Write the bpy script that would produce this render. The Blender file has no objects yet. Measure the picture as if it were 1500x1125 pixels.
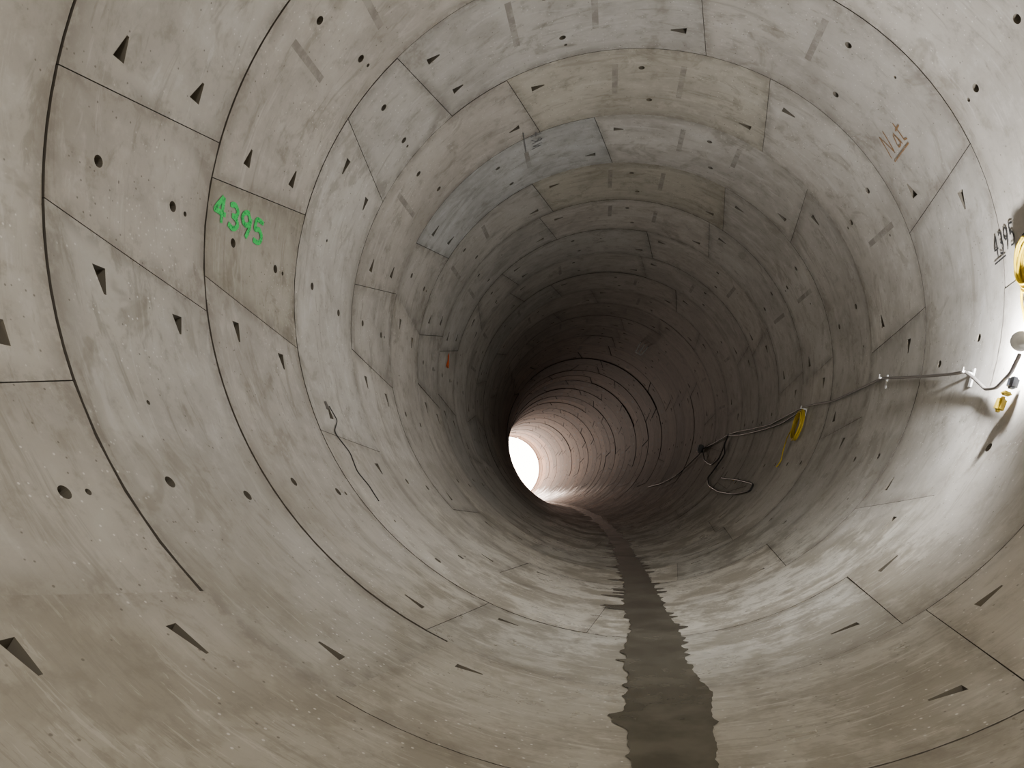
import bpy, bmesh, math, random
from mathutils import Vector, Matrix, noise
from mathutils.geometry import delaunay_2d_cdt
random.seed(7)
# ------------------------------------------------------------------ tunnel alignment
R=2.96; KX=.0027177; KV=-.00066655; K3=-.00018396; K4=.00082519; S1=12.; S0=3.2391; L=1.5
NMIN,NMAX=-6,43
def frame(s):
    t=max(s,0.); e=max(s-S1,0.)
    c=Vector((-KX*t*t-K3*e*e,s,R-KV*t*t-K4*e*e))
    T=Vector((-2*KX*t-2*K3*e,1,-2*KV*t-2*K4*e)).normalized()
    r=T.cross(Vector((0,0,1))).normalized(); u=r.cross(T)
    return c,T,r,u
_fc={}
def P(s,th,rad=R):
    k=round(s,4)
    f=_fc.get(k)
    if f is None: f=_fc[k]=frame(s)
    c,T,r,u=f
    return c+(rad*math.cos(th))*r+(rad*math.sin(th))*u
def PD(v,deg,off=0.): # ring coordinate, degrees, distance off the wall (towards the axis)
    return P(S0+L*v,math.radians(deg),R-off)
COL=bpy.context.scene.collection
def link(o,parent=None):
    COL.objects.link(o)
    if parent: o.parent=parent
    return o
# ------------------------------------------------------------------ materials
def newmat(name):
    m=bpy.data.materials.new(name); m.use_nodes=True
    nt=m.node_tree; return m,nt,nt.nodes['Principled BSDF']
class NT:
    def __init__(s,nt): s.nt=nt
    def n(s,t,**k):
        x=s.nt.nodes.new(t)
        for a,b in k.items():
            if a=='inp':
                for i,v in b.items():
                    if isinstance(v,bpy.types.NodeSocket): s.nt.links.new(v,x.inputs[i])
                    else: x.inputs[i].default_value=v
            else: setattr(x,a,b)
        return x
    def math(s,op,a,b=0.,c=0.,clamp=False):
        return s.n('ShaderNodeMath',operation=op,use_clamp=clamp,inp={0:a,1:b,2:c}).outputs[0]
    def noise(s,vec,scale,det=4.,rough=.55,dist=0.):
        return s.n('ShaderNodeTexNoise',inp={'Vector':vec,'Scale':scale,'Detail':det,'Roughness':rough,'Distortion':dist}).outputs[0]
    def sm(s,x,a,b):
        return s.n('ShaderNodeMapRange',interpolation_type='SMOOTHSTEP',inp={0:x,1:a,2:b,3:0.,4:1.}).outputs[0]
    def mix(s,f,a,b,mode='MIX'):
        n=s.n('ShaderNodeMix',data_type='RGBA',blend_type=mode)
        for i,v in ((0,f),(6,a),(7,b)):
            if isinstance(v,bpy.types.NodeSocket): s.nt.links.new(v,n.inputs[i])
            else: n.inputs[i].default_value=v
        return n.outputs[2]
def C(r,g,b): return (r,g,b,1)
def concrete(name,kind=0):
    m,nt,bs=newmat(name); N=NT(nt)
    tint=N.n('ShaderNodeAttribute',attribute_name='tint').outputs['Color']
    if kind>=2:
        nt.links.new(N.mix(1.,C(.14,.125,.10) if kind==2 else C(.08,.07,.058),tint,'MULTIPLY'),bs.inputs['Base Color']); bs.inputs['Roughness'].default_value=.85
        return m
    ob=N.n('ShaderNodeTexCoord').outputs['Object']
    uv=N.n('ShaderNodeUVMap',uv_map='wall').outputs[0]
    aux=N.n('ShaderNodeAttribute',attribute_name='aux').outputs['Color']
    sep=N.n('ShaderNodeSeparateColor',inp={0:aux}); edge,ang=sep.outputs[0],sep.outputs[1]
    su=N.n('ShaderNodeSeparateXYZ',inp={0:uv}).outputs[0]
    n1=N.noise(ob,.9,2,.6,.4); n2=N.noise(ob,5.,5,.68)
    col=N.mix(N.sm(n1,.3,.7),C(.42,.40,.365),C(.56,.54,.50))
    col=N.mix(N.math('MULTIPLY',N.sm(n2,.48,.70),.45),col,C(.64,.625,.595))
    col=N.mix(N.math('MULTIPLY',N.sm(n2,.48,.28),.60),col,C(.27,.25,.21))
    mp2=N.n('ShaderNodeMapping',inp={'Vector':uv,'Rotation':(0,0,-.5),'Scale':(4.,.8,1)}).outputs[0]
    st2=N.noise(mp2,1.2,5,.72,1.3)
    col=N.mix(N.math('MULTIPLY',N.sm(st2,.54,.68),.48),col,C(.25,.23,.19))
    col=N.mix(N.math('MULTIPLY',N.sm(st2,.45,.33),.42),col,C(.67,.66,.64))
    gr=N.noise(ob,1.9,4,.75,.6)
    col=N.mix(N.math('MULTIPLY',N.sm(gr,.55,.67),.45),col,C(.24,.215,.17))
    # tide mark left by standing water
    wl=N.math('ADD',ang,N.math('MULTIPLY',N.math('SUBTRACT',n2,.5),.03))
    col=N.mix(N.math('MULTIPLY',N.sm(wl,.352,.340),.24),col,C(.30,.28,.235))
    # floor: dried slurry, smears and pale scuffed skin
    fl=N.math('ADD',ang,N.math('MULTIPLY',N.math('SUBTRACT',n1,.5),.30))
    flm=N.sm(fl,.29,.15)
    lay=N.noise(ob,1.5,5,.7,.25)
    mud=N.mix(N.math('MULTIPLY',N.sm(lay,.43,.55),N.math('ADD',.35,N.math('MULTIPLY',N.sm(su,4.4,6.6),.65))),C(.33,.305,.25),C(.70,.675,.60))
    mud=N.mix(N.math('MULTIPLY',N.sm(n2,.50,.36),.55),mud,C(.25,.23,.185))
    mp3=N.n('ShaderNodeMapping',inp={'Vector':uv,'Rotation':(0,0,.55),'Scale':(11.,1.1,1)}).outputs[0]
    st3=N.noise(mp3,2.2,5,.78,.5)
    mud=N.mix(N.math('MULTIPLY',N.sm(st3,.54,.60),.6),mud,C(.26,.24,.19))
    mud=N.mix(N.math('MULTIPLY',N.sm(st3,.43,.38),.5),mud,C(.68,.66,.60))
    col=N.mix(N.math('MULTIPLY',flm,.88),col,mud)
    vo=N.n('ShaderNodeTexVoronoi',inp={'Vector':ob,'Scale':24.})
    rnd=N.n('ShaderNodeSeparateColor',inp={0:vo.outputs[1]}).outputs[0]
    dot=N.sm(vo.outputs[0],.20,.11); msk=N.sm(n1,.42,.56)
    col=N.mix(N.math('MULTIPLY',N.math('MULTIPLY',dot,N.math('GREATER_THAN',rnd,.55)),msk),col,C(.74,.73,.70))
    col=N.mix(N.math('MULTIPLY',N.math('MULTIPLY',dot,N.math('LESS_THAN',rnd,.13)),.7),col,C(.12,.11,.09))
    ed=N.math('MULTIPLY',N.sm(edge,.25,1.),N.sm(n2,.38,.6))
    col=N.mix(N.math('MULTIPLY',ed,.58),col,C(.17,.15,.12))
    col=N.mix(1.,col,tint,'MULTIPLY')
    if kind==1: col=N.mix(N.math('MULTIPLY',N.sm(n2,.3,.6),.8),col,C(.22,.20,.175))
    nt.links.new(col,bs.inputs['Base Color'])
    ro=N.math('SUBTRACT',.76,N.math('MULTIPLY',flm,N.math('MULTIPLY',lay,.8)))
    nt.links.new(ro,bs.inputs['Roughness'])
    b=N.n('ShaderNodeBump',inp={'Height':n2,'Strength':.28,'Distance':.010})
    nt.links.new(b.outputs[0],bs.inputs['Normal'])
    return m
def simple(name,col,rough=.5,metal=0.,emit=None,es=0.,var=.25,scale=20.):
    m,nt,bs=newmat(name); N=NT(nt)
    ob=N.n('ShaderNodeTexCoord').outputs['Object']
    n=N.noise(ob,scale,3,.6)
    c2=C(*[v*(1-var) for v in col])
    nt.links.new(N.mix(n,c2,C(*[min(1,v*(1+var*.6)) for v in col])),bs.inputs['Base Color'])
    bs.inputs['Roughness'].default_value=rough; bs.inputs['Metallic'].default_value=metal
    if emit:
        bs.inputs['Emission Color'].default_value=C(*emit); bs.inputs['Emission Strength'].default_value=es
        m.cycles.emission_sampling='NONE'
    return m
def paint(name,col,cover=.5,scale=40.,soft=.08):
    m,nt,bs=newmat(name); N=NT(nt)
    ob=N.n('ShaderNodeTexCoord').outputs['Object']
    n=N.noise(ob,scale,4,.75)
    bs.inputs['Base Color'].default_value=C(*col); bs.inputs['Roughness'].default_value=.7
    nt.links.new(N.sm(n,cover-soft,cover+soft),bs.inputs['Alpha'])
    return m
M_CON=concrete('precast_concrete'); M_STRIP=concrete('packer_strip_concrete',1)
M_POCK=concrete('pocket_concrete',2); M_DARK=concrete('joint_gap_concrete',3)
# ------------------------------------------------------------------ lining mesh
class MB:
    def __init__(s): s.v=[];s.f=[];s.m=[];s.sm=[];s.t=[];s.a=[];s.uv=[]
    def vert(s,sv,th,dep,tint,edge=0.):
        s.v.append(P(sv,th,R+dep)); s.t.append(tint)
        d=abs((math.degrees(th)+90+180)%360-180)/180
        s.a.append((edge,d,0)); s.uv.append((sv,th*R)); return len(s.v)-1
    def face(s,idx,mat,smooth): s.f.append(tuple(idx)); s.m.append(mat); s.sm.append(smooth)
    def build(s,name,mats):
        me=bpy.data.meshes.new(name); me.from_pydata(s.v,[],s.f)
        for m in mats: me.materials.append(m)
        me.polygons.foreach_set('material_index',s.m); me.polygons.foreach_set('use_smooth',s.sm)
        for nm,dat in (('tint',s.t),('aux',s.a)):
            a=me.color_attributes.new(nm,'FLOAT_COLOR','POINT')
            a.data.foreach_set('color',[c for x in dat for c in (x[0],x[1],x[2],1.)])
        ul=me.uv_layers.new(name='wall')
        buf=[0.]*(2*len(me.loops)); li=[0]*len(me.loops); me.loops.foreach_get('vertex_index',li)
        for i,k in enumerate(li): buf[2*i],buf[2*i+1]=s.uv[k]
        ul.data.foreach_set('uv',buf); me.update()
        return link(bpy.data.objects.new(name,me))
B=MB(); GD=.05
OFF=[(7,12),(65,68),(122,125),(181,177),(239,234),(296,291),(353,348)]
KEY={-1:214,0:176,1:176,2:138,3:176,4:157,5:176,6:176}
for n in range(NMIN,NMAX+1):
    if n not in KEY: KEY[n]=random.choice([176,138,157,214,119,195,81,100])
RT={n:random.uniform(.66,1.12) for n in range(NMIN,NMAX+1)}
def segment(n,a0,a1,b0,b1,iskey,pockets):
    s0=S0+L*n; rad=math.radians
    ctr=(a0+a1+b0+b1)/4; low=abs((ctr+90+180)%360-180); c3=ctr%360
    lip=random.uniform(-.005,.005); tz=random.uniform(-.003,.003)
    if n>16: lip=lip*2+(n%2)*.012; tz*=2
    if low<45: lip=random.uniform(-.001,.001); tz=0
    if n==1 and 160<c3<190: lip=0;tz=0
    if n in(1,2) and (c3<40 or c3>330): lip=0;tz=0
    if 130<c3<250 and n in(-2,-1,0,1,2):   # built with a small step from ring to ring on this side
        lip={-2:-.016,-1:-.013,0:-.006,1:0.,2:.004}[n]; tz=0
    GV=.0048 if low>50 else .0020   # ring joint
    GU=.0034 if low>50 else .0012   # longitudinal joint
    if n in(-1,0): GV=.0060 if low>25 else .003
    if n>14 and low>50: GV=.014; GU=.014
    g=random.uniform(.86,1.08)*(1.0 if not iskey else .96); w=random.uniform(-.015,.015)
    if n>13: g*=random.uniform(.66,1.12)
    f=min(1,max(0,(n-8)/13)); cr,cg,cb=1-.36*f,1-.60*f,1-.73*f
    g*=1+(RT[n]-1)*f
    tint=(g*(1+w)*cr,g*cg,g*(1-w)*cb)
    if n==4 and 100<c3<135: tint=(.95,1.01,1.08)
    if n==3 and 60<c3<100: tint=(.93,.92,.86)
    if n==5 and 60<c3<100: tint=(.88,.87,.80)
    if n==1 and iskey: tint=(.80,.785,.74)
    A=lambda v:R*rad(a0+(a1-a0)*v/L); Bb=lambda v:R*rad(b0+(b1-b0)*v/L)
    loop=[]; nu=max(3,int((b0-a0)/3)); nv=5
    v0=GV;v1=L-(GV if n!=-1 or low>25 else .003)
    def ub(v,t):
        lo,hi=A(v)+GU,Bb(v)-GU; return lo+(hi-lo)*t
    for i in range(nu): loop.append((ub(v0,i/nu),v0))
    for i in range(nv): v=v0+(v1-v0)*i/nv; loop.append((ub(v,1),v))
    for i in range(nu): loop.append((ub(v1,1-i/nu),v1))
    for i in range(nv): v=v1+(v0-v1)*i/nv; loop.append((ub(v,0),v))
    pts=[Vector(p) for p in loop]; faces=[list(range(len(loop)))]; meta=[('out',)]
    def addp(poly,info):
        k=len(pts); pts.extend(Vector(p) for p in poly); faces.append(list(range(k,k+len(poly)))); meta.append(info)
    cs=[]
    if low>20:
        for vc in (.26,.74):
            vv=vc*L; uc=(A(vv)+Bb(vv))/2; cs.append((uc,vv,.036 if n<14 else .045,.11))
        if iskey or random.random()<.35: vv=.835*L; cs.append(((A(vv)+Bb(vv))/2,vv,.018,.05))
        if not iskey and random.random()<.45:
            vv=.2*L+random.random()*.3; cs.append(((A(vv)*.68+Bb(vv)*.32),vv,.015,.05))
    k=16 if n<8 else 9
    for uc,vv,r,d in cs:
        addp([(uc+r*math.cos(2*math.pi*i/k),vv+r*math.sin(2*math.pi*i/k)) for i in range(k)],('hole',uc,vv,r,d))
    for (ub_,vb,dr) in pockets:
        th=math.degrees(ub_/R); pl=abs((th+90+180)%360-180)
        if pl<14: continue
        sk=random.uniform(.0,.035); hw=.050*random.uniform(.9,1.1); ap=.15*dr*random.uniform(.85,1.1); q=.010
        if pl<48: hw*=.75; ap*=1.15
        poly=[(ub_,vb-hw),(ub_+ap,vb-q+sk),(ub_+ap,vb+q+sk),(ub_,vb+hw)]
        if dr<0: poly=poly[::-1]
        addp(poly,('pock',dr,.10 if pl>48 else .05))
    if not iskey and 5<c3<170 or n>16:
        for sg in (-1,1):
            if random.random()<(.42 if n<12 else .7) or (n in(3,5,6) and 60<c3<100):
                u0=(A(.75)+Bb(.75))/2+sg*R*rad(6.5+random.uniform(0,2)); va=random.uniform(.25,.4); vb=va+random.uniform(.5,.75)
                hw=.033 if n<14 else .06
                if (b0-a0)>30: addp([(u0-hw,va),(u0+hw,va),(u0+hw,vb),(u0-hw,vb)],('strip',))
    for iv in range(1,6):
        v=L*iv/6
        for iu in range(1,nu): pts.append(Vector((ub(v,iu/nu),v)))
    ov,oe,of,_,_,off=delaunay_2d_cdt(pts,[],faces,1,1e-5)
    def dep(u,v): return -(lip+tz*(v/L-.5)*2)
    def edge(u,v):
        d=min(v,L-v,abs(u-A(v)),abs(u-Bb(v))); return max(0.,1-d/.2)
    idx={}
    def gv(i):
        if i not in idx: u,v=ov[i]; idx[i]=B.vert(s0+v,u/R,dep(u,v),tint,edge(u,v))
        return idx[i]
    for f,o in zip(of,off):
        if 0 not in o: continue
        kinds=[meta[j][0] for j in o]
        if 'hole' in kinds or 'pock' in kinds: continue
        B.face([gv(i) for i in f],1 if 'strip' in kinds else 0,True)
    nl=len(loop); top=[B.vert(s0+v,u/R,dep(u,v),tint,1.) for u,v in loop]
    bot=[B.vert(s0+v,u/R,GD,tint,1.) for u,v in loop]
    for i in range(nl): j=(i+1)%nl; B.face((top[i],bot[i],bot[j],top[j]),3,False)
    for fi,mt in zip(faces[1:],meta[1:]):
        if mt[0]=='strip': continue
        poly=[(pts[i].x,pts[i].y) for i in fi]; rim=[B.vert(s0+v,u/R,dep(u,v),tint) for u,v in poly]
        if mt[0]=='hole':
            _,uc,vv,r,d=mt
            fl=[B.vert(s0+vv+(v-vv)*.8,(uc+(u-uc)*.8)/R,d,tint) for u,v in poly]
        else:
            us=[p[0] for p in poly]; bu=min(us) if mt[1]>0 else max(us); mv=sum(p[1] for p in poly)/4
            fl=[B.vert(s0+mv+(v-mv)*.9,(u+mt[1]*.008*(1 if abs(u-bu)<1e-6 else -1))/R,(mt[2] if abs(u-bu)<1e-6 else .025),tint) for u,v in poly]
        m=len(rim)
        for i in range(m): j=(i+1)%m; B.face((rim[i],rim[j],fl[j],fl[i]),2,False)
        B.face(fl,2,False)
for n in range(NMIN,NMAX+1):
    c=KEY[n]; J=[(c+a,c+b) for a,b in OFF]
    pk=[[] for _ in range(7)]
    for ji in range(7):
        jl=lambda vf:R*math.radians(J[ji][0]+(J[ji][1]-J[ji][0])*vf)
        above=ji; below=(ji-1)%7
        o=R*math.radians(3.6)
        if ji==0:
            for vf in(.26,.74): pk[above].append((jl(vf)+o,vf*L,1))
        elif ji==6:
            for vf in(.26,.74): pk[below].append((jl(vf)-o,vf*L,-1))
        else:
            pk[below].append((jl(.27)-o,.27*L,-1)); pk[above].append((jl(.75)+o,.75*L,1))
    for i in range(6): segment(n,J[i][0],J[i][1],J[i+1][0],J[i+1][1],False,pk[i])
    segment(n,J[6][0],J[6][1],J[0][0]+360,J[0][1]+360,True,[])
ss=[S0+L*NMIN+.75*i for i in range(int((NMAX+1-NMIN)*L/.75)+1)]
K=96; rows=[[B.vert(s,2*math.pi*k/K,GD+.065,(.6,.6,.6),1.) for k in range(K+1)] for s in ss]
for a,b in zip(rows,rows[1:]):
    for k in range(K): B.face((a[k],a[k+1],b[k+1],b[k]),3,True)
lining=B.build('wall_tunnel_lining',[M_CON,M_STRIP,M_POCK,M_DARK])
def disc(name,s,mat,rad=R+.1):
    V=[P(s,0,0)]+[P(s,2*math.pi*k/64,rad) for k in range(64)]
    me=bpy.data.meshes.new(name); me.from_pydata(V,[],[(0,1+k,1+(k+1)%64) for k in range(64)]); me.materials.append(mat)
    return link(bpy.data.objects.new(name,me))
disc('wall_light_block',S0+L*NMIN+.05,simple('light_block_concrete',(.4,.38,.33),.8,scale=3.))  # unseen end wall added behind the camera to keep world light out
# ------------------------------------------------------------------ water in the invert
def wetmat():
    m,nt,bs=newmat('wet_silt'); N=NT(nt)
    ob=N.n('ShaderNodeTexCoord').outputs['Object']
    n=N.noise(ob,2.5,4,.6)
    nt.links.new(N.mix(N.sm(n,.35,.65),C(.10,.093,.073),C(.145,.135,.107)),bs.inputs['Base Color'])
    nt.links.new(N.n('ShaderNodeMapRange',inp={0:n,1:.35,2:.65,3:.12,4:.26}).outputs[0],bs.inputs['Roughness'])
    nt.links.new(N.n('ShaderNodeBump',inp={'Height':n,'Strength':.15,'Distance':.01}).outputs[0],bs.inputs['Normal'])
    return m
V=[];Fc=[];s=S0-2.5; tgt=[(0,.20),(3.5,.18),(4.8,.23),(7,.20),(9.7,.16),(18,.15),(30,.18),(70,.20)]
def lerp(x,T):
    for (a,b),(c,d) in zip(T,T[1:]):
        if x<=c: return b+(d-b)*max(0,(x-a)/(c-a))
    return T[-1][1]
while s<S0+L*(NMAX+1)-.1:
    w=lerp(s,tgt); far=min(1,max(.25,(s-4)/4))
    nz=lambda k,f:noise.noise(Vector((s*f,k*7.3,0)))
    spk=lambda k,f:max(0,nz(k,f))**2.2
    wl=w+.04*nz(1,1.1)+.025*nz(3,5)+.012*nz(5,17)+far*(.75*spk(6,4.5)+.6*spk(8,9))
    wr=w+.05*nz(2,1.1)+.022*nz(4,5)+.012*nz(7,17)+far*(.35*spk(10,4.5)+.4*spk(11,8))
    c=.04*nz(9,.5)-(.03 if s>15 else 0)+.02*max(0,min(1,(9-s)/4))
    for k in range(7): V.append(P(s,-math.pi/2+(-wl+(wl+wr)*k/6+c)/R,R-.0055))
    s+= .03 if s<11 else (.06 if s<22 else .3)
m=len(V)//7
for i in range(m-1):
    for k in range(6): Fc.append((i*7+k,i*7+k+1,i*7+8+k,i*7+7+k))
me=bpy.data.meshes.new('water_stream'); me.from_pydata(V,[],Fc); me.materials.append(wetmat())
for p in me.polygons: p.use_smooth=True
link(bpy.data.objects.new('water_stream',me))
# ------------------------------------------------------------------ helpers for things fixed to the wall
def curve(name,polys,rad,mat,parent=None,cyclic=False):
    cu=bpy.data.curves.new(name,'CURVE'); cu.dimensions='3D'; cu.bevel_depth=rad; cu.bevel_resolution=3; cu.resolution_u=6; cu.use_fill_caps=True
    for pl in polys:
        sp=cu.splines.new('NURBS'); sp.points.add(len(pl)-1); sp.order_u=4; sp.use_endpoint_u=not cyclic; sp.use_cyclic_u=cyclic
        for q,p in zip(sp.points,pl): q.co=(p[0],p[1],p[2],1)
    cu.materials.append(mat); return link(bpy.data.objects.new(name,cu),parent)
def dens(pts,k=4):
    o=[]
    for a,b in zip(pts,pts[1:]):
        for i in range(k): t=i/k; o.append(tuple(a[j]+(b[j]-a[j])*t for j in range(3)))
    return o+[pts[-1]]
def box(name,v,deg,off,sx,su,sd,mat,parent=None,bev=.006,rot=0.):
    c,T,r,u=frame(S0+L*v); th=math.radians(deg)
    nrm=-(math.cos(th)*r+math.sin(th)*u); up=(math.sin(th)*-1*r+math.cos(th)*u)
    if math.cos(th)<0: up=-up
    Mx=Matrix((T,up,nrm)).transposed().to_4x4(); Mx.translation=PD(v,deg,off)
    bm=bmesh.new(); bmesh.ops.create_cube(bm,size=1); bmesh.ops.scale(bm,vec=(sx,su,sd),verts=bm.verts)
    bmesh.ops.bevel(bm,geom=list(bm.edges),offset=min(bev,.45*min(sx,su,sd)),segments=2,affect='EDGES')
    bmesh.ops.rotate(bm,cent=(0,0,0),matrix=Matrix.Rotation(rot,3,'Z'),verts=bm.verts)
    bmesh.ops.transform(bm,matrix=Mx,verts=bm.verts)
    me=bpy.data.meshes.new(name); bm.to_mesh(me); bm.free(); me.materials.append(mat)
    return link(bpy.data.objects.new(name,me),parent)
def empty(name):
    e=bpy.data.objects.new(name,None); e.empty_display_size=.1; return link(e)
M_BLK=simple('black_rubber_cable',(.03,.03,.03),.5); M_GRY=simple('grey_cable_sheath',(.18,.17,.16),.5)
M_YEL=simple('yellow_cable_sheath',(.50,.36,.012),.5,var=.15); M_WHT=simple('white_painted_steel',(.75,.75,.74),.4,.1)
M_STL=simple('galvanised_steel',(.45,.45,.44),.35,.8); M_BLU=simple('dark_plastic_socket',(.06,.065,.08),.4)
run=[(1.60,-20,.12),(1.70,-22,.08),(1.85,-23.5,.05),(2.0,-23,.03),(2.15,-20.6,.05),(2.24,-19.3,.07),(2.45,-18.6,.04),(2.8,-17.4,.03),(3.2,-16,.03),(3.62,-14.6,.06),(4.2,-15,.03),(4.8,-15.8,.03),(5.35,-15.2,.05),(5.75,-15.2,.08),(6.3,-15.6,.04),(7.2,-17.2,.03),(8.2,-16.8,.03),(9.0,-16.2,.04),(9.6,-16.5,.05)]
curve('power_cable',[[PD(*p) for p in dens(run)]],.014,M_GRY)
def bracket(v,deg):
    e=empty('cable_bracket')
    box('wall_plate',v,deg,.008,.05,.16,.012,M_WHT,e,.003)
    box('arm',v,deg+.6,.05,.035,.02,.09,M_WHT,e,.003)
    box('lip',v,deg+.9,.092,.035,.05,.008,M_WHT,e,.003)
bracket(2.24,-20.0); bracket(3.62,-15.2); bracket(5.75,-16.0)
hang=[[(9.6,-16.5,.06),(9.75,-21,.05),(9.5,-26,.04),(9.7,-32,.04),(9.9,-38,.03),(9.4,-42,.03),(8.3,-45,.03),(7.2,-45.5,.03),(6.5,-43.5,.03),(6.6,-40.5,.03),(7.6,-39,.03),(8.8,-38,.03)],
 [(9.6,-16.5,.05),(10.6,-19,.05),(11.6,-21,.06),(11.0,-28,.05),(10.2,-31,.04),(9.8,-28,.04),(9.75,-20,.05)],
 [(11.6,-22,.05),(12.3,-28,.05),(13.2,-36,.04),(14.5,-42,.03),(16.,-45,.03)],
 [(5.75,-16,.07),(6.6,-18.2,.04),(7.6,-18.6,.04),(8.8,-18.2,.04),(9.6,-16.8,.05)]]
curve('hanging_cables',[[PD(*p) for p in dens(h,3)] for h in hang],.016,M_BLK)
jb=empty('junction_box'); box('enclosure',11.65,-21,.10,.26,.22,.13,M_BLK,jb,.02); box('cover',11.65,-21,.17,.21,.17,.015,simple('dark_plastic_cover',(.08,.08,.08),.4),jb,.006)
def coil(v,deg,rs,ru,n,tail,o0=.05):
    pl=[]
    for i in range(n):
        pts=[]; ox,oy=random.uniform(-.02,.02),random.uniform(-.02,.02); k=random.uniform(.88,1.08)
        for a in range(16):
            t=2*math.pi*a/16; x=rs*k*math.cos(t)+ox; y=ru*k*math.sin(t)+oy
            pts.append(PD(v+x/L,deg+math.degrees(y/R),o0+.012*(i%4)+.01*math.sin(t*2+i)))
        pl.append(pts)
    e=empty('yellow_cable_coil')
    curve('loops',pl,.0095,M_YEL,e,True)
    curve('tail',[[PD(*p) for p in dens(tail,3)]],.009,M_YEL,e)
    box('tie',v,deg+math.degrees(ru/R),o0+.01,.03,.05,.06,M_BLK,e,.008)
coil(5.78,-20.5,.20,.24,9,[(5.78,-17,.06),(6.0,-20,.05),(6.15,-24,.04),(6.1,-28,.04),(6.0,-32,.03),(6.05,-34,.03)])
coil(1.72,-5.2,.13,.20,9,[(1.72,-1.5,.04),(1.78,-6,.03),(1.80,-10,.03),(1.74,-14,.03),(1.64,-17,.05)],.024)
def work_light(v,deg,aim,energy,colr,name='work_light',off=.24,sc=1.):
    e=empty(name); c=PD(v,deg,off); a=Vector(aim).normalized()
    q=a.to_track_quat('Z','Y').to_matrix().to_4x4(); q.translation=c
    q=q@Matrix.Scale(sc,4)
    prof=[(.0,-.13),(.05,-.13),(.055,-.07),(.085,-.04),(.115,0),(.13,.03),(.135,.03),(.12,-.005),(.09,-.035),(.05,-.05),(0,-.05)]
    V=[];Fc=[];k=28
    for r_,z in prof:
        for i in range(k): V.append(q@Vector((r_*math.cos(2*math.pi*i/k),r_*math.sin(2*math.pi*i/k),z)))
    for j in range(len(prof)-1):
        for i in range(k): Fc.append((j*k+i,j*k+(i+1)%k,(j+1)*k+(i+1)%k,(j+1)*k+i))
    me=bpy.data.meshes.new('reflector_housing'); me.from_pydata(V,[],Fc); me.materials.append(M_WHT)
    for p in me.polygons:p.use_smooth=True
    link(bpy.data.objects.new('reflector_housing',me),e)
    bm=bmesh.new(); bmesh.ops.create_uvsphere(bm,u_segments=20,v_segments=12,radius=.045); bmesh.ops.scale(bm,vec=(1,1,1.4),verts=bm.verts)
    bmesh.ops.transform(bm,matrix=q@Matrix.Translation((0,0,.0)),verts=bm.verts)
    me=bpy.data.meshes.new('bulb'); bm.to_mesh(me); bm.free(); me.materials.append(simple('lamp_glass',(1,1,1),.3,emit=colr,es=60.,var=0))
    link(bpy.data.objects.new('bulb',me),e)
    l=bpy.data.lights.new('lamp','POINT'); l.energy=energy; l.color=colr; l.shadow_soft_size=.03
    lo=link(bpy.data.objects.new('lamp',l),e); lo.location=q@Vector((0,0,.10))
    curve('stem',[[PD(v,deg-1,.0),PD(v,deg-1,.06),PD(v,deg-.5,off*.8),c-a*.09*sc]],.010,M_STL,e)
    return e
work_light(1.625,-17.8,(-.02,1,.19),390,(1.,.98,.97),off=.105,sc=.55)
work_light((2.0-S0)/L,4,(-.5,1,-.25),38,(1.,.80,.47),off=.25,sc=.9)  # unseen warm fill lamp added to yellow the lower right wall
pl=empty('cable_plug'); box('socket',1.68,-23.5,.06,.07,.09,.06,M_BLU,pl,.015); box('plug_body',1.73,-26.6,.06,.07,.12,.06,M_YEL,pl,.02); box('collar',1.71,-25.0,.06,.06,.03,.06,M_YEL,pl,.01)
def fill_tube(s,deg,energy,colr,ln=1.2,off=.25):  # unseen fill light added behind the camera, shaped as a fluorescent fixture
    e=empty('fill_tube_light'); v=(s-S0)/L
    box('housing',v,deg,off-.03,ln+.1,.14,.06,M_WHT,e,.01)
    curve('hangers',[[PD(v-.25,deg,0),PD(v-.25,deg,off-.05)],[PD(v+.25,deg,0),PD(v+.25,deg,off-.05)]],.006,M_STL,e)
    curve('fill_lamp_tube',[[PD(v-ln/2/L,deg,off+.03),PD(v,deg,off+.03),PD(v+ln/2/L,deg,off+.03)]],.018,simple('fill_tube_glass',(1,1,1),.3,emit=colr,es=12.,var=0),e)
    l=bpy.data.lights.new('fill_tube_lamp','AREA'); l.shape='RECTANGLE'; l.size=ln; l.size_y=.12; l.energy=energy; l.color=colr
    lo=link(bpy.data.objects.new('fill_tube_lamp',l),e); p=PD(v,deg,off+.06); ax=P(s,0,0)
    z=(p-ax).normalized(); c,T,r,u=frame(s); y=z.cross(T)
    lo.matrix_world=Matrix((T,y,z)).transposed().to_4x4(); lo.location=p
fill_tube(-2.6,75,345,(1.,.935,.84))
e=empty('hanging_wire')
box('clip',2.24,-162.3,.012,.03,.08,.022,M_GRY,e)
curve('wire',[[PD(*p) for p in dens([(2.25,-162,.03),(2.33,-159.5,.02),(2.2,-157,.012),(2.32,-153,.010),(2.25,-149,.010),(2.3,-146,.010),(2.27,-142.5,.010)],3)]],.005,M_BLK,e)
curve('pipe_hanger',[[PD(13.4,57,.0),PD(13.4,57,.35),PD(13.4,57,.36),PD(13.4,52.5,.36),PD(13.4,52,.35),PD(13.4,52,0.)],[PD(13.4,54.5,.36),PD(13.4,54.5,.0)]],.018,M_WHT)
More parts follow.
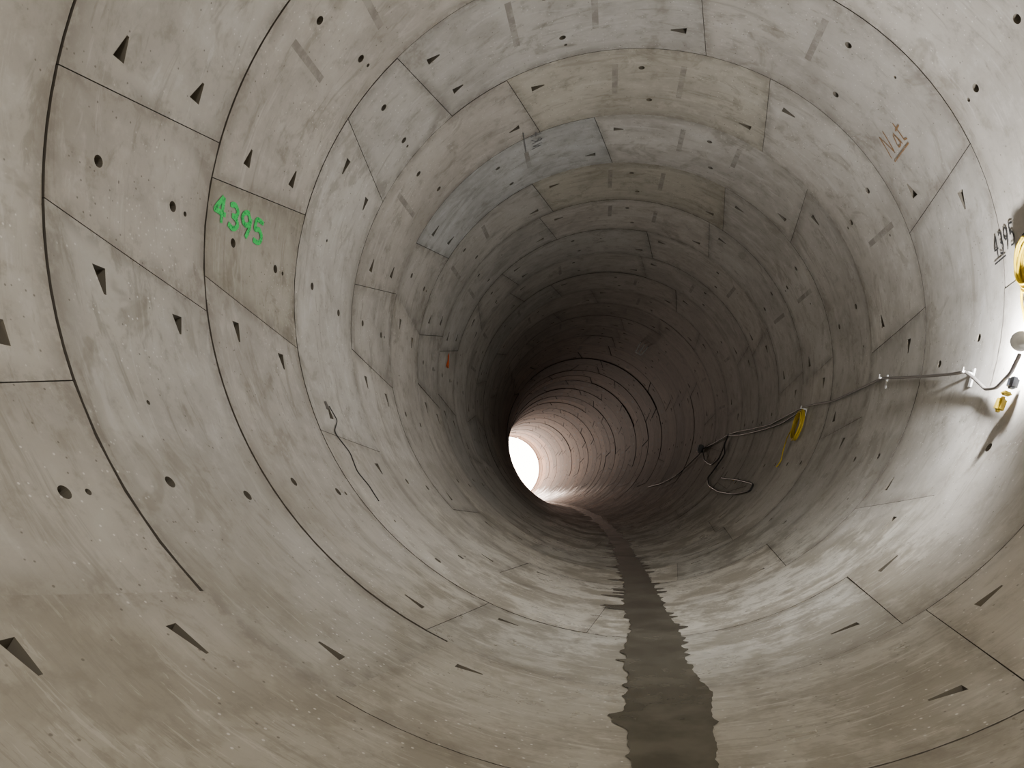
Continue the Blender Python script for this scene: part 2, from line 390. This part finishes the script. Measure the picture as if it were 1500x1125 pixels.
# ------------------------------------------------------------------ writing on the wall
DIG={'4':[[(.62,0),(.62,1)],[(.55,1),(.05,.36),(.85,.36)]],
'3':[[(.1,.92),(.45,1.0),(.72,.8),(.6,.56),(.35,.52),(.65,.46),(.8,.22),(.5,0),(.1,.08)]],
'9':[[(.74,.74),(.5,1.02),(.16,.92),(.06,.66),(.35,.46),(.68,.60),(.76,.82),(.72,.4),(.5,-.02)]],
'5':[[(.78,1.),(.2,1.),(.16,.56),(.5,.62),(.8,.36),(.6,.04),(.12,.04)]]}
def strokes(name,lines,wd,v0,d0,dirS,dirU,H,tilt,mat,off=.007,smooth=True,xs=1.):
    V=[];Fc=[]
    for li,ln in enumerate(lines):
        pts=[Vector((p[0]*xs,p[1])) for p in ln]; q=[]
        if smooth and len(pts)>4:
            for i in range(len(pts)-1):
                p0=pts[max(i-1,0)];p1=pts[i];p2=pts[i+1];p3=pts[min(i+2,len(pts)-1)]
                for k in range(5):
                    t=k/5; q.append(.5*((2*p1)+(p2-p0)*t+(2*p0-5*p1+4*p2-p3)*t*t+(3*p1-p0-3*p2+p3)*t**3))
            q.append(pts[-1])
        else:
            for a,b in zip(pts,pts[1:]):
                for k in range(5): q.append(a+(b-a)*k/5)
            q.append(pts[-1])
        o=off+.0004*li
        for i in range(len(q)-1):
            a,b=q[i]*H,q[i+1]*H; d=(b-a)
            if d.length<1e-6: continue
            d.normalize(); nn=Vector((-d.y,d.x))*wd*.5*random.uniform(.85,1.1); a2=a-d*wd*.22; b2=b+d*wd*.22
            k=len(V)
            for p in (a2-nn,b2-nn,b2+nn,a2+nn):
                x,y=p.x,p.y+p.x*tilt
                V.append(P(S0+L*v0+dirS*x,math.radians(d0)+dirU*y/R,R-o-.00003*i))
            Fc.append((k,k+1,k+2,k+3))
    me=bpy.data.meshes.new(name); me.from_pydata(V,[],Fc); me.materials.append(mat)
    return link(bpy.data.objects.new(name,me))
def word(t,adv): return [[(x+i*adv,y) for x,y in l] for i,ch in enumerate(t) for l in DIG[ch]]
strokes('spray_painted_number',word('4395',1.08),.040,1.05,174.2,1,-1,.18,.03,paint('green_spray_paint',(.03,.72,.15),.40,26.,.14))
strokes('handwritten_number',word('4395',1.15)+[[(-.1,-.25),(2.2,-.22)]],.017,2.07,-1.6,-1,1,.17,.10,paint('black_marker',(.015,.015,.015),.25,60.),xs=.42)
strokes('orange_scribble',[[(0,0),(.25,.95),(.55,.05),(.8,1.0)],[(1.3,.55),(1.1,.1),(1.45,.15),(1.4,.6),(1.55,.05)],[(1.9,.9),(1.85,.1),(2.1,.05)],[(1.7,.6),(2.2,.65)],[(.1,-.2),(2.0,-.12)]],.016,2.76,25.5,-1,1,.24,0.,paint('rust_marker',(.28,.16,.07),.40,50.),xs=.8)
strokes('pencil_marks',[[(0,0),(.1,.6),(.3,.1),(.4,.7)],[(.7,.1),(.8,.7),(1.1,.6),(.8,.4),(1.2,.1)],[(1.6,.1),(1.6,.7)],[(1.5,.4),(2.,.45)],[(0,-.4),(2.6,-.3)]],.016,4.25,110,-1,-1,.22,0.,paint('pencil_line',(.18,.18,.19),.42,50.),off=.012)
strokes('red_paint_mark',[[(0,0),(.3,.6),(.1,.9),(.5,.4),(.6,0)]],.085,6.45,172,1,-1,.22,0.,paint('red_spray_paint',(.85,.14,.02),.30,30.),off=.012)
# ------------------------------------------------------------------ daylight at the far portal
wd=bpy.data.worlds.new('daylight'); bpy.context.scene.world=wd; wd.use_nodes=True
bg=wd.node_tree.nodes['Background']; bg.inputs[0].default_value=(1.,.80,.67,1); bg.inputs[1].default_value=21.
l=bpy.data.lights.new('portal','AREA'); l.shape='DISK'; l.size=2*R; l.cycles.is_portal=True
lo=link(bpy.data.objects.new('daylight_portal',l)); c,T,r,u=frame(S0+L*(NMAX+1)+.02)
lo.matrix_world=Matrix((r,T.cross(r),T)).transposed().to_4x4(); lo.location=c
# ------------------------------------------------------------------ camera
w,p,ro=.16567,.14367,-.046485
cw,sw,cp,sp=math.cos(w),math.sin(w),math.cos(p),math.sin(p)
f=Vector((-sw*cp,cw*cp,sp)); r=Vector((cw,sw,0)); u=r.cross(f)
rr=r*math.cos(ro)+u*math.sin(ro); uu=-r*math.sin(ro)+u*math.cos(ro)
cam=bpy.data.cameras.new('camera'); cam.sensor_width=36; cam.lens=36*1097.7/1500; cam.clip_start=.05; cam.clip_end=300
co=link(bpy.data.objects.new('camera',cam)); Mx=Matrix((rr,uu,-f)).transposed().to_4x4(); Mx.translation=Vector((-.086941,0,R-1.745)); co.matrix_world=Mx
bpy.context.scene.camera=co
bpy.context.scene.view_settings.view_transform='AgX'
